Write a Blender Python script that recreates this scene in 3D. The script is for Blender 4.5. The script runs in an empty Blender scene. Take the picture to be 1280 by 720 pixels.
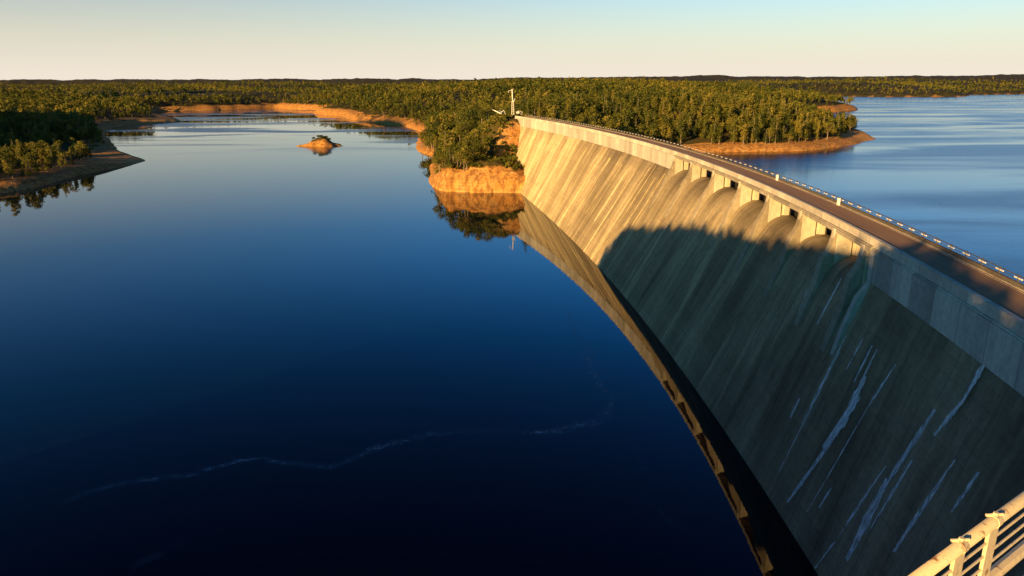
import bpy, bmesh, math, random
import numpy as np
from mathutils import Vector, Matrix
random.seed(7); RNG = np.random.default_rng(11)
R = math.radians
SC = bpy.context.scene
COL = SC.collection

# ------------------------------------------------------------------ camera
F_PX = 900.0; PITCH = math.atan(258/900.0); ROLL = R(0.30); H = 46.0
cam_d = bpy.data.cameras.new("camera"); cam = bpy.data.objects.new("camera", cam_d); COL.objects.link(cam)
cam_d.sensor_width = 36; cam_d.lens = F_PX/1280*36; cam_d.clip_start = 0.1; cam_d.clip_end = 60000
fw = Vector((0, math.cos(PITCH), -math.sin(PITCH)))
up0 = Vector((0, math.sin(PITCH), math.cos(PITCH))); rt0 = Vector((1, 0, 0))
rt = rt0*math.cos(ROLL) + up0*math.sin(-ROLL)*1.0
up = up0*math.cos(ROLL) + rt0*math.sin(ROLL)
M3 = Matrix((rt, up, -fw)).transposed()
cam.matrix_world = Matrix.Translation((0, 0, H)) @ M3.to_4x4()
SC.camera = cam
def unp(px, py, z=0.0):
    """world point at height z seen at this photo position (used to survey shorelines and the dam crest)"""
    d = fw*F_PX + rt*(px-640) - up*(py-360)
    t = (z-H)/d.z
    return np.array((d.x*t, d.y*t))
def proj(P):
    P = np.asarray(P, float) - np.array((0, 0, H))
    a = P @ np.array(fw); b = P @ np.array(rt); c = P @ np.array(up)
    a = np.where(a < 0.1, 0.1, a)
    return 640+F_PX*b/a, 360-F_PX*c/a, a

# ------------------------------------------------------------------ sky + sun
SUN_AZ = math.atan2(-0.615, -0.79); SUN_EL = R(11.5)
sdir = Vector((math.sin(SUN_AZ)*math.cos(SUN_EL), math.cos(SUN_AZ)*math.cos(SUN_EL), math.sin(SUN_EL)))
w = bpy.data.worlds.new("World"); SC.world = w; w.use_nodes = True
nt = w.node_tree; nt.nodes.clear()
sky = nt.nodes.new('ShaderNodeTexSky'); sky.sky_type = 'NISHITA'; sky.sun_disc = False
sky.sun_elevation = SUN_EL; sky.sun_rotation = SUN_AZ
sky.air_density = 1.0; sky.dust_density = 0.6; sky.ozone_density = 2.0; sky.altitude = 100
bg = nt.nodes.new('ShaderNodeBackground'); bg.inputs[1].default_value = 0.12
wo = nt.nodes.new('ShaderNodeOutputWorld')
# contrast of the evening sky: deep overhead, pale at the horizon
SKY_K = 0.12; SKY_G = 1.9; SKY_S = 0.12
def vm(op, a, b):
    x = nt.nodes.new('ShaderNodeVectorMath'); x.operation = op; nt.links.new(a, x.inputs[0]); x.inputs[1].default_value = b; return x.outputs[0]
v_ = vm('MULTIPLY', sky.outputs[0], (SKY_K*0.88, SKY_K*1.03, SKY_K*1.22)); v_ = vm('MINIMUM', v_, (1.0, 0.97, 0.95))
gm = nt.nodes.new('ShaderNodeGamma'); nt.links.new(v_, gm.inputs[0]); gm.inputs[1].default_value = SKY_G
v_ = vm('SCALE', gm.outputs[0], (0, 0, 0)); v_.node.inputs['Scale'].default_value = 0.72
tcz = nt.nodes.new('ShaderNodeTexCoord'); spz = nt.nodes.new('ShaderNodeSeparateXYZ'); nt.links.new(tcz.outputs['Generated'], spz.inputs[0])
rz_ = nt.nodes.new('ShaderNodeValToRGB'); nt.links.new(spz.outputs[2], rz_.inputs[0]); e = rz_.color_ramp.elements; rz_.color_ramp.interpolation = 'B_SPLINE'
e[0].position = 0.0; e[0].color = (.52, .53, .46, 1); e[1].position = 0.75; e[1].color = (.34, .35, .35, 1)
for p_, c_ in ((0.14, (.48, .56, .50)), (0.24, (.06, .92, .95)), (0.38, (.06, .70, .72)), (0.55, (.27, .34, .38))): q_ = e.new(p_); q_.color = (*c_, 1)
mz = nt.nodes.new('ShaderNodeVectorMath'); mz.operation = 'MULTIPLY'; nt.links.new(v_, mz.inputs[0]); nt.links.new(rz_.outputs[0], mz.inputs[1])
mz2 = nt.nodes.new('ShaderNodeVectorMath'); mz2.operation = 'SCALE'; nt.links.new(mz.outputs[0], mz2.inputs[0]); mz2.inputs['Scale'].default_value = 2.0; v_ = mz2.outputs[0]
# pale evening haze low over the horizon
tcw = nt.nodes.new('ShaderNodeTexCoord'); spw = nt.nodes.new('ShaderNodeSeparateXYZ'); nt.links.new(tcw.outputs['Generated'], spw.inputs[0])
rmp = nt.nodes.new('ShaderNodeValToRGB'); nt.links.new(spw.outputs[2], rmp.inputs[0]); e = rmp.color_ramp.elements; rmp.color_ramp.interpolation = 'B_SPLINE'
e[0].position = 0.0; e[0].color = (1, 1, 1, 1); e[1].position = 0.34; e[1].color = (0, 0, 0, 1)
for p_, c_ in ((0.03, .88), (0.075, .60), (0.13, .34), (0.19, .09)): q_ = e.new(p_); q_.color = (c_, c_, c_, 1)
hm = nt.nodes.new('ShaderNodeMix'); hm.data_type = 'RGBA'; nt.links.new(rmp.outputs[0], hm.inputs[0]); nt.links.new(v_, hm.inputs[6]); hm.inputs[7].default_value = (.48, .425, .36, 1)
v_ = vm('SCALE', hm.outputs[2], (0, 0, 0)); v_.node.inputs['Scale'].default_value = 0.80/SKY_S
nt.links.new(v_, bg.inputs[0]); nt.links.new(bg.outputs[0], wo.inputs[0])
sl = bpy.data.lights.new("sun", 'SUN'); sl.energy = 5.0; sl.angle = R(0.5); sl.color = (1.0, 0.60, 0.20)
so = bpy.data.objects.new("sun", sl); COL.objects.link(so)
so.rotation_euler = (-sdir).to_track_quat('-Z', 'Y').to_euler(); so.location = (-100, -100, 200)
SC.view_settings.view_transform = 'Standard'; SC.view_settings.look = 'None'
SC.view_settings.exposure = 1.25; SC.view_settings.gamma = 1.0
SC.cycles.max_bounces = 5; SC.cycles.diffuse_bounces = 2; SC.cycles.glossy_bounces = 3
SC.cycles.transparent_max_bounces = 8

# ------------------------------------------------------------------ helpers
def tag(o, label=None, cat=None, group=None, kind=None):
    if label: o['label'] = label
    if cat: o['category'] = cat
    if group: o['group'] = group
    if kind: o['kind'] = kind
    return o
def mesh_np(name, V, faces, mat=None, parent=None, k=None, smooth=False, uv=None, cols=None):
    """V (n,3); faces (m,k) uniform array"""
    V = np.asarray(V, np.float32); Fa = np.asarray(faces, np.int32)
    me = bpy.data.meshes.new(name); k = Fa.shape[1]
    me.vertices.add(len(V)); me.vertices.foreach_set('co', V.ravel())
    me.loops.add(Fa.size); me.loops.foreach_set('vertex_index', Fa.ravel())
    me.polygons.add(len(Fa)); me.polygons.foreach_set('loop_start', np.arange(0, Fa.size, k, dtype=np.int32))
    me.polygons.foreach_set('loop_total', np.full(len(Fa), k, np.int32))
    if smooth: me.polygons.foreach_set('use_smooth', np.ones(len(Fa), bool))
    me.update(calc_edges=True)
    if uv is not None:
        l = me.uv_layers.new(name='UVMap'); l.data.foreach_set('uv', np.asarray(uv, np.float32)[Fa.ravel()].ravel())
    if cols is not None:
        for nm, c in cols.items():
            a = me.color_attributes.new(nm, 'FLOAT_COLOR', 'POINT')
            a.data.foreach_set('color', np.asarray(c, np.float32).ravel())
    if mat: me.materials.append(mat)
    o = bpy.data.objects.new(name, me); COL.objects.link(o)
    if parent: o.parent = parent
    return o
class MB:
    def __init__(s): s.v = []; s.f = []; s.uv = []; s.mi = []
    def add(s, vs, fs, uvs=None, mi=0):
        n = len(s.v); s.v += [tuple(v) for v in vs]; s.f += [tuple(n+i for i in f) for f in fs]
        s.uv += list(uvs) if uvs else [(v[0], v[2]) for v in vs]; s.mi += [mi]*len(fs)
    def hexa(s, p, mi=0, uvs=None):   # 8 points: bottom 4 ccw, top 4 ccw
        s.add(p, [(0,3,2,1),(4,5,6,7),(0,1,5,4),(1,2,6,5),(2,3,7,6),(3,0,4,7)], uvs, mi)
    def box(s, c, size, rz=0, mi=0):
        cx, cy, cz = c; a, b, h = size[0]/2, size[1]/2, size[2]/2; co, si = math.cos(rz), math.sin(rz)
        p = [(cx+x*co-y*si, cy+x*si+y*co, cz+z) for z in (-h, h) for x, y in ((-a,-b),(a,-b),(a,b),(-a,b))]
        s.hexa(p, mi)
    def tube(s, a, b, r0, r1=None, n=8, mi=0):
        r1 = r0 if r1 is None else r1; a = Vector(a); b = Vector(b); d = (b-a).normalized()
        u = d.orthogonal().normalized(); v = d.cross(u)
        P = []
        for c, r in ((a, r0), (b, r1)):
            for i in range(n):
                t = 2*math.pi*i/n; P.append(c+u*math.cos(t)*r+v*math.sin(t)*r)
        fs = [(i, (i+1) % n, n+(i+1) % n, n+i) for i in range(n)] + [tuple(range(n-1, -1, -1)), tuple(range(n, 2*n))]
        s.add(P, fs, None, mi)
    def prism(s, poly, off, mi=0):
        """poly: list of 3d points (planar), off: vector"""
        n = len(poly); off = Vector(off); P = [Vector(p) for p in poly]; P += [p+off for p in P]
        s.add(P, [tuple(range(n-1, -1, -1)), tuple(range(n, 2*n))]+[(i, (i+1) % n, n+(i+1) % n, n+i) for i in range(n)], None, mi)
    def build(s, name, mats, parent=None, smooth=False, bevel=0, local=None):
        me = bpy.data.meshes.new(name)
        vs = s.v if local is None else [tuple(Vector(v)-Vector(local)) for v in s.v]
        me.from_pydata(vs, [], s.f); me.update()
        l = me.uv_layers.new(name='UVMap')
        for lp in me.loops: l.data[lp.index].uv = s.uv[lp.vertex_index]
        for m in (mats if isinstance(mats, (list, tuple)) else [mats]): me.materials.append(m)
        for p, mi in zip(me.polygons, s.mi): p.material_index = mi; p.use_smooth = smooth
        bm = bmesh.new(); bm.from_mesh(me); bmesh.ops.recalc_face_normals(bm, faces=bm.faces); bm.to_mesh(me); bm.free()
        o = bpy.data.objects.new(name, me); COL.objects.link(o)
        if parent: o.parent = parent
        if bevel:
            b = o.modifiers.new('bevel', 'BEVEL'); b.width = bevel; b.segments = 2; b.limit_method = 'ANGLE'
        return o
def empty(name, loc=(0, 0, 0)):
    o = bpy.data.objects.new(name, None); COL.objects.link(o); o.location = loc; return o

# numpy value noise
def _hash(ix, iy, seed):
    n = (ix.astype(np.int64)*374761393 + iy.astype(np.int64)*668265263 + seed*1274126177) & 0x7fffffff
    n = ((n ^ (n >> 13))*1274126177) & 0x7fffffff
    return ((n ^ (n >> 16)) & 0xffffff)/float(0xffffff)
def vnoise(x, y, seed=0):
    ix = np.floor(x); iy = np.floor(y); fx = x-ix; fy = y-iy
    fx = fx*fx*(3-2*fx); fy = fy*fy*(3-2*fy)
    a = _hash(ix, iy, seed); b = _hash(ix+1, iy, seed); c = _hash(ix, iy+1, seed); d = _hash(ix+1, iy+1, seed)
    return (a*(1-fx)+b*fx)*(1-fy)+(c*(1-fx)+d*fx)*fy
def fbm(x, y, oct=4, seed=0):
    s = 0; amp = 0.5; tot = 0
    for i in range(oct):
        s = s+amp*vnoise(x*2**i, y*2**i, seed+i*17); tot += amp; amp *= 0.5
    return s/tot
def sstep(a, b, x):
    t = np.clip((x-a)/(b-a), 0, 1); return t*t*(3-2*t)

# ------------------------------------------------------------------ materials
class NT:
    def __init__(s, name):
        s.m = bpy.data.materials.new(name); s.m.use_nodes = True; s.t = s.m.node_tree; s.t.nodes.clear()
        s.out = s.t.nodes.new('ShaderNodeOutputMaterial'); s.b = s.t.nodes.new('ShaderNodeBsdfPrincipled')
        s.t.links.new(s.b.outputs[0], s.out.inputs[0])
    def n(s, typ, **kw):
        x = s.t.nodes.new(typ)
        for k, v in kw.items(): setattr(x, k, v)
        return x
    def l(s, a, b): s.t.links.new(a, b)
    def coord(s, kind, scale=(1, 1, 1), rot=(0, 0, 0), loc=(0, 0, 0)):
        t = s.n('ShaderNodeTexCoord'); mp = s.n('ShaderNodeMapping'); s.l(t.outputs[kind], mp.inputs[0])
        mp.inputs['Scale'].default_value = scale; mp.inputs['Rotation'].default_value = rot; mp.inputs['Location'].default_value = loc
        return mp.outputs[0]
    def noise(s, co, scale=1, detail=4, rough=0.55, dist=0):
        x = s.n('ShaderNodeTexNoise'); s.l(co, x.inputs['Vector']); x.inputs['Scale'].default_value = scale
        x.inputs['Detail'].default_value = detail; x.inputs['Roughness'].default_value = rough; x.inputs['Distortion'].default_value = dist
        return x.outputs['Fac']
    def ramp(s, fac, stops):
        x = s.n('ShaderNodeValToRGB'); s.l(fac, x.inputs[0]); e = x.color_ramp.elements
        while len(e) > 2: e.remove(e[-1])
        for i, (p, c) in enumerate(stops):
            if i >= 2: e.new(p)
            e[i].position = p
            e[i].color = (c, c, c, 1) if isinstance(c, (int, float)) else (*c, 1)
        return x.outputs[0]
    def mix(s, fac, a, b, mode='MIX'):
        x = s.n('ShaderNodeMix', data_type='RGBA', blend_type=mode)
        for i, v in ((0, fac), (6, a), (7, b)):
            if isinstance(v, (int, float)): x.inputs[i].default_value = v
            elif isinstance(v, tuple): x.inputs[i].default_value = (*v, 1)
            else: s.l(v, x.inputs[i])
        return x.outputs[2]
    def math(s, op, a, b=None, c=None, clamp=False):
        x = s.n('ShaderNodeMath', operation=op, use_clamp=clamp)
        for i, v in enumerate((a, b, c)):
            if v is None: continue
            if isinstance(v, (int, float)): x.inputs[i].default_value = v
            else: s.l(v, x.inputs[i])
        return x.outputs[0]
    def set(s, **kw):
        for k, v in kw.items():
            i = s.b.inputs[k.replace('_', ' ')]
            if hasattr(v, 'links') or isinstance(v, bpy.types.NodeSocket): s.l(v, i)
            else: i.default_value = (*v, 1) if isinstance(v, tuple) and len(v) == 3 else v
    def bump(s, h, strength=0.3, dist=0.1):
        x = s.n('ShaderNodeBump'); s.l(h, x.inputs['Height']); x.inputs['Strength'].default_value = strength
        x.inputs['Distance'].default_value = dist; s.l(x.outputs[0], s.b.inputs['Normal'])

def concrete(name, base=(0.40, 0.36, 0.29), dark=(0.13, 0.115, 0.09), streak=0.5, joints=None, v_scale=0.05):
    m = NT(name)
    co = m.coord('UV', (0.55, v_scale, 1)); big = m.coord('UV', (0.05, 0.05, 1)); wide_ = m.coord('UV', (0.13, 0.022, 1)); fine = m.coord('UV', (1.6, 1.2, 1))
    st = m.ramp(m.noise(co, 1.0, 5, 0.65, 0.15), [(0.36, 0.0), (0.66, 1.0)])
    bg_ = m.ramp(m.noise(big, 1.0, 4, 0.6), [(0.32, 0.0), (0.68, 1.0)])
    fn = m.noise(fine, 1.0, 6, 0.7)
    f = m.math('MULTIPLY', m.math('MULTIPLY_ADD', bg_, 0.6, 0.4), st)
    c = m.mix(m.math('MULTIPLY', f, streak), base, dark)
    wd_ = m.ramp(m.noise(wide_, 1.0, 6, 0.62, 0.9), [(0.44, 0.0), (0.56, 1.0)])
    c = m.mix(m.math('MULTIPLY', wd_, streak*.62), c, dark)
    c = m.mix(0.55, c, m.ramp(fn, [(0.3, 0.55), (0.7, 1.25)]), 'MULTIPLY')
    if joints:
        for axis, per, wd, amt in joints:
            t = m.n('ShaderNodeTexCoord'); sp = m.n('ShaderNodeSeparateXYZ'); m.l(t.outputs['UV'], sp.inputs[0])
            fr = m.math('FRACT', m.math('DIVIDE', sp.outputs[axis], per))
            ln = m.math('LESS_THAN', fr, wd/per)
            c = m.mix(m.math('MULTIPLY', ln, amt), c, (0.05, 0.045, 0.04))
            # every pour has its own tone
            cell = m.math('FLOOR', m.math('DIVIDE', sp.outputs[axis], per))
            wn = m.n('ShaderNodeTexWhiteNoise', noise_dimensions='1D'); m.l(cell, wn.inputs['W'])
            c = m.mix(0.60 if axis == 0 else 0.15, c, m.ramp(wn.outputs['Value'], [(0, 0.6), (1, 1.2)]), 'MULTIPLY')
    if name == 'dam_face_concrete':   # older algae-stained part; painted shade of the near face darkens it too
        at = m.n('ShaderNodeAttribute', attribute_name='stain_shade')
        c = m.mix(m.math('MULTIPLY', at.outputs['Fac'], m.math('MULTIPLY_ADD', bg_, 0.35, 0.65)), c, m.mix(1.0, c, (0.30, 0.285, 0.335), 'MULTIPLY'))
    m.set(Base_Color=c, Roughness=0.9); m.b.inputs['Specular IOR Level'].default_value = 0.25
    m.bump(m.math('ADD', m.math('MULTIPLY', st, 0.5), fn), 0.5, 0.12)
    return m.m
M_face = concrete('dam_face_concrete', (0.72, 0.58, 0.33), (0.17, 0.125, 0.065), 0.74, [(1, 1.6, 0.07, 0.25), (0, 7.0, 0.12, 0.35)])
M_wall = concrete('crest_wall_concrete', (0.58, 0.54, 0.46), (0.24, 0.22, 0.19), 0.6, [(0, 4.6, 0.10, 0.5)], 0.12)
M_pier = concrete('pier_concrete', (0.52, 0.46, 0.36), (0.25, 0.21, 0.16), 0.5, None, 0.15)
M_rib = concrete('nose_concrete', (0.34, 0.29, 0.21), (0.15, 0.12, 0.08), 0.7, None, 0.15)
M_deck = concrete('deck_concrete', (0.42, 0.37, 0.29), (0.20, 0.17, 0.13), 0.6, [(0, 7.0, 0.12, 0.5)], 0.5)
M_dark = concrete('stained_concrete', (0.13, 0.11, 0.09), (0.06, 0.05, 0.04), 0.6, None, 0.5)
M_par = concrete('parapet_concrete', (0.60, 0.55, 0.46), (0.33, 0.29, 0.23), 0.4, [(0, 3.0, 0.06, 0.5)], 0.5)

m = NT('road_asphalt')
c = m.ramp(m.noise(m.coord('UV', (0.05, 0.6, 1)), 1, 5, 0.6), [(0.3, (0.20, 0.105, 0.040)), (0.7, (0.30, 0.17, 0.07))])
fn = m.noise(m.coord('UV', (4, 4, 1)), 1, 5, 0.7)
m.set(Base_Color=m.mix(0.5, c, m.ramp(fn, [(0.3, 0.7), (0.7, 1.2)]), 'MULTIPLY'), Roughness=0.85); m.bump(fn, 0.3, 0.02); M_road = m.m
m = NT('line_paint'); m.set(Base_Color=m.ramp(m.noise(m.coord('UV', (2, 2, 1)), 1, 5), [(0.35, (0.35, 0.33, 0.28)), (0.55, (0.75, 0.72, 0.65))]), Roughness=0.7); M_line = m.m
m = NT('white_metal'); m.set(Base_Color=m.ramp(m.noise(m.coord('Object', (6, 6, 6)), 1, 5), [(0.3, (0.45, 0.42, 0.36)), (0.55, (0.78, 0.75, 0.68))]), Roughness=0.5); M_white = m.m
m = NT('galvanised_dark'); m.set(Base_Color=m.ramp(m.noise(m.coord('Object', (2, 2, 2)), 1, 5), [(0.3, (0.05, 0.045, 0.04)), (0.7, (0.12, 0.11, 0.10))]), Roughness=0.6, Metallic=0.3); M_grey = m.m
m = NT('gate_steel'); m.set(Base_Color=m.ramp(m.noise(m.coord('Object', (.5, .5, 3)), 1, 5), [(0.3, (0.010, 0.010, 0.011)), (0.7, (0.028, 0.024, 0.02))]), Roughness=0.7); M_gate = m.m
m = NT('railing_paint')
rn = m.noise(m.coord('Object', (9, 9, 9)), 1, 8, 0.7)
r2 = m.noise(m.coord('Object', (40, 40, 40)), 1, 4, 0.7)
c = m.mix(m.ramp(rn, [(0.56, 0.0), (0.66, 1.0)]), (0.62, 0.52, 0.33), (0.20, 0.10, 0.04))
c = m.mix(m.ramp(r2, [(0.55, 0.0), (0.75, 0.7)]), c, (0.38, 0.28, 0.15))
m.set(Base_Color=c, Roughness=0.6); m.bump(rn, 0.4, 0.01); M_rail = m.m
m = NT('lime_deposit')
sn = m.noise(m.coord('UV', (8, 0.9, 1)), 1, 7, 0.8, 0.4)
tr = m.n('ShaderNodeBsdfTransparent'); mx = m.n('ShaderNodeMixShader')
tc = m.n('ShaderNodeVertexColor', layer_name='edge') if False else None
m.set(Base_Color=(0.78, 0.80, 0.80), Roughness=0.9)
m.l(m.ramp(sn, [(0.40, 0.0), (0.57, 1.0)]), mx.inputs[0]); m.l(tr.outputs[0], mx.inputs[1]); m.l(m.b.outputs[0], mx.inputs[2]); m.l(mx.outputs[0], m.out.inputs[0]); M_lime = m.m

# water
m = NT('lake_water')
geo = m.n('ShaderNodeNewGeometry'); sp = m.n('ShaderNodeSeparateXYZ'); m.l(geo.outputs['Position'], sp.inputs[0])
wide = m.n('ShaderNodeMapping'); m.l(geo.outputs['Position'], wide.inputs[0]); wide.inputs['Scale'].default_value = (0.0042, 0.016, 1); wide.inputs['Rotation'].default_value = (0, 0, R(8))
patch = m.noise(wide.outputs[0], 1.0, 4, 0.55, 0.6)
# the reservoir east of the dam lies open to the wind; the pool west of it is sheltered near the wall
right = m.n('ShaderNodeMapRange', interpolation_type='SMOOTHSTEP'); m.l(sp.outputs[0], right.inputs[0]); right.inputs[1].default_value = 38; right.inputs[2].default_value = 90
far = m.n('ShaderNodeMapRange', interpolation_type='SMOOTHSTEP'); m.l(sp.outputs[1], far.inputs[0]); far.inputs[1].default_value = 380; far.inputs[2].default_value = 700
leftamt = m.math('MULTIPLY', far.outputs[0], m.ramp(patch, [(0.46, 0.0), (0.60, 1.0)]))
rightamt = m.math('MULTIPLY', right.outputs[0], m.ramp(patch, [(0.40, 0.45), (0.60, 1.0)]))
ruf = m.math('MAXIMUM', leftamt, rightamt)
rip = m.n('ShaderNodeMapping'); m.l(geo.outputs['Position'], rip.inputs[0]); rip.inputs['Scale'].default_value = (0.35, 0.8, 1)
w1 = m.noise(rip.outputs[0], 1.0, 3, 0.5); 
bp = m.n('ShaderNodeBump'); m.l(w1, bp.inputs['Height']); bp.inputs['Distance'].default_value = 0.05
m.l(m.math('MULTIPLY_ADD', ruf, 0.7, 0.07), bp.inputs['Strength']); m.l(bp.outputs[0], m.b.inputs['Normal'])
m.set(Base_Color=(0.0006, 0.0035, 0.0085), Roughness=m.math('MULTIPLY_ADD', ruf, 0.26, 0.015)); m.b.inputs['IOR'].default_value = 1.37
M_water = m.m

# terrain
m = NT('land_cover')
at = m.n('ShaderNodeAttribute', attribute_name='cover'); sp = m.n('ShaderNodeSeparateColor'); m.l(at.outputs['Color'], sp.inputs[0])
co = m.coord('Object'); n1 = m.noise(co, 0.06, 6, 0.65); n2 = m.noise(co, 0.5, 5, 0.7); n3 = m.noise(co, 0.012, 5, 0.6)
soil = m.ramp(n2, [(0.3, (0.38, 0.165, 0.040)), (0.7, (0.60, 0.29, 0.075))])
lay = m.noise(m.coord('Object', (0.02, 0.02, 1.3)), 1, 4, 0.6)
vr = m.noise(m.coord('Object', (0.16, 0.16, 0.3)), 1, 5, 0.7)
soil = m.mix(m.ramp(vr, [(0.45, 0.0), (0.6, 0.8)]), soil, (0.46, 0.27, 0.10))
vein = m.noise(m.coord('Object', (0.45, 0.45, 0.10)), 1, 6, 0.7, 0.3)
soil = m.mix(m.ramp(vein, [(0.47, 0.0), (0.58, 0.9)]), soil, (0.20, 0.095, 0.03))
soil = m.mix(m.ramp(m.noise(m.coord('Object', (0.7, 0.7, 0.9)), 1, 5, 0.75), [(0.58, 0.0), (0.68, 0.75)]), soil, (0.12, 0.06, 0.025))
soil = m.mix(0.5, soil, m.ramp(lay, [(0.35, 0.55), (0.65, 1.25)]), 'MULTIPLY')
floor_ = m.ramp(n2, [(0.3, (0.035, 0.030, 0.010)), (0.7, (0.10, 0.075, 0.022))])
canopy = m.ramp(n1, [(0.32, (0.016, 0.017, 0.006)), (0.5, (0.045, 0.040, 0.014)), (0.7, (0.085, 0.068, 0.022))])
canopy = m.mix(0.5, canopy, m.ramp(n3, [(0.35, 0.6), (0.65, 1.3)]), 'MULTIPLY')
edge = m.math('ADD', sp.outputs[0], m.math('MULTIPLY_ADD', n2, 0.5, -0.25))
c = m.mix(m.ramp(edge, [(0.42, 0.0), (0.58, 1.0)]), floor_, soil)
c = m.mix(sp.outputs[1], c, canopy)
c = m.mix(sp.outputs[2], c, m.ramp(n2, [(0.3, (0.58, 0.32, 0.11)), (0.7, (0.82, 0.48, 0.18))]))
m.set(Base_Color=c, Roughness=0.95); m.b.inputs['Specular IOR Level'].default_value = 0.1
m.bump(n2, 0.7, 0.6); M_land = m.m

def foliage(name, attr):
    m = NT(name)
    if attr:
        at = m.n('ShaderNodeAttribute', attribute_name='tint'); sp = m.n('ShaderNodeSeparateColor'); m.l(at.outputs['Color'], sp.inputs[0]); r = sp.outputs[0]
    else:
        oi = m.n('ShaderNodeObjectInfo'); r = oi.outputs['Random']
    c = m.ramp(r, [(0.0, (0.036, 0.050, 0.008)), (0.35, (0.085, 0.095, 0.012)), (0.7, (0.135, 0.130, 0.017)), (1.0, (0.20, 0.165, 0.026))])
    nn = m.noise(m.coord('Object'), 0.9, 3, 0.6)
    c = m.mix(0.7, c, m.ramp(nn, [(0.3, 0.5), (0.7, 1.5)]), 'MULTIPLY')
    m.set(Base_Color=c, Roughness=0.75); m.b.inputs['Specular IOR Level'].default_value = 0.2
    tl = m.n('ShaderNodeBsdfTranslucent'); m.l(c, tl.inputs[0]); mx = m.n('ShaderNodeMixShader'); mx.inputs[0].default_value = 0.30
    m.l(m.b.outputs[0], mx.inputs[1]); m.l(tl.outputs[0], mx.inputs[2]); m.l(mx.outputs[0], m.out.inputs[0])
    return m.m
M_leaf = foliage('leaves', False); M_leafs = foliage('forest_leaves', True)
m = NT('bark'); m.set(Base_Color=m.ramp(m.noise(m.coord('Object', (2, 2, .6)), 1, 5), [(0.3, (0.10, 0.07, 0.045)), (0.7, (0.30, 0.24, 0.17))]), Roughness=0.9); M_bark = m.m
m = NT('rock'); nn = m.noise(m.coord('Object', (.8, .8, .8)), 1, 7, 0.7)
m.set(Base_Color=m.ramp(nn, [(0.3, (0.10, 0.055, 0.025)), (0.6, (0.33, 0.18, 0.07))]), Roughness=0.9); m.bump(nn, 1, 0.3); M_rock = m.m
m = NT('foam')
fn = m.noise(m.coord('Object', (.9, .9, .9)), 1, 8, 0.8, 0.8); fw_ = m.noise(m.coord('Object', (.09, .09, .09)), 1, 3, 0.6); tr = m.n('ShaderNodeBsdfTransparent'); mx = m.n('ShaderNodeMixShader')
at = m.n('ShaderNodeAttribute', attribute_name='fade')
fa = m.math('MULTIPLY', m.math('MULTIPLY', m.ramp(fn, [(0.46, 0.0), (0.66, 0.8)]), m.ramp(fw_, [(0.38, 0.35), (0.60, 1.0)])), at.outputs['Fac'])
m.set(Base_Color=(0.55, 0.65, 0.7), Roughness=0.8); m.l(fa, mx.inputs[0]); m.l(tr.outputs[0], mx.inputs[1]); m.l(m.b.outputs[0], mx.inputs[2]); m.l(mx.outputs[0], m.out.inputs[0]); M_foam = m.m

# ------------------------------------------------------------------ dam axis
Z_CR = 30.0            # top of the left parapet
cp = [unp(*p, Z_CR) for p in ((1280, 402), (1200, 351), (1100, 299), (1050, 275), (960, 232), (900, 207), (850, 189), (800, 176), (760, 166), (700, 153), (655, 146))]
cp = np.array(cp)
co_ = np.polyfit(cp[:, 1], cp[:, 0], 3)
Y0, Y1 = -22.0, float(cp[-1][1])+14
ys = np.linspace(Y0, Y1, 4000)
yk = np.maximum(ys, 30.0)
xs = np.polyval(co_, yk) + np.polyval(np.polyder(co_), 30.0)*(ys-yk)*1.0 + np.where(ys < 30, -0.0008*(30-ys)**2, 0)
seg = np.hypot(np.diff(xs), np.diff(ys)); S = np.concatenate([[0], np.cumsum(seg)])
LEN = S[-1]
def axis(s):
    x = np.interp(s, S, xs); y = np.interp(s, S, ys)
    x2 = np.interp(np.minimum(s+0.5, LEN), S, xs); y2 = np.interp(np.minimum(s+0.5, LEN), S, ys)
    x1 = np.interp(np.maximum(s-0.5, 0), S, xs); y1 = np.interp(np.maximum(s-0.5, 0), S, ys)
    tx, ty = x2-x1, y2-y1; L = np.hypot(tx, ty); tx, ty = tx/L, ty/L
    return x, y, tx, ty        # outward (left, to the pool) normal = (-ty, tx)
def D(s, o, z):
    x, y, tx, ty = axis(s); return (float(x-ty*o), float(y+tx*o), z)
def s_of_y(y): return float(np.interp(y, ys, S))
foot = np.array([unp(*p, 0) for p in ((650, 240), (700, 290), (760, 346), (800, 393), (850, 452), (900, 525), (950, 603), (1000, 690), (1016, 720))])
fb = []
for q in foot:
    d = np.hypot(xs-q[0], ys-q[1]); i = int(np.argmin(d)); fb.append((S[i], d[i]))
fb.sort(); fbS = np.array([a for a, b in fb]); fbB = np.array([b for a, b in fb])
pb = np.polyfit(fbS, fbB, 2)
def batter(s): return float(np.clip(np.polyval(pb, np.clip(s, fbS[0], fbS[-1])), 6, 22))
print('AXIS', [tuple(np.round(c, 1)) for c in cp], 'foot', np.round(foot, 1).tolist(), 'batter', np.round(fbB, 1), 'S', np.round(fbS, 1), 'LEN', LEN)
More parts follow.
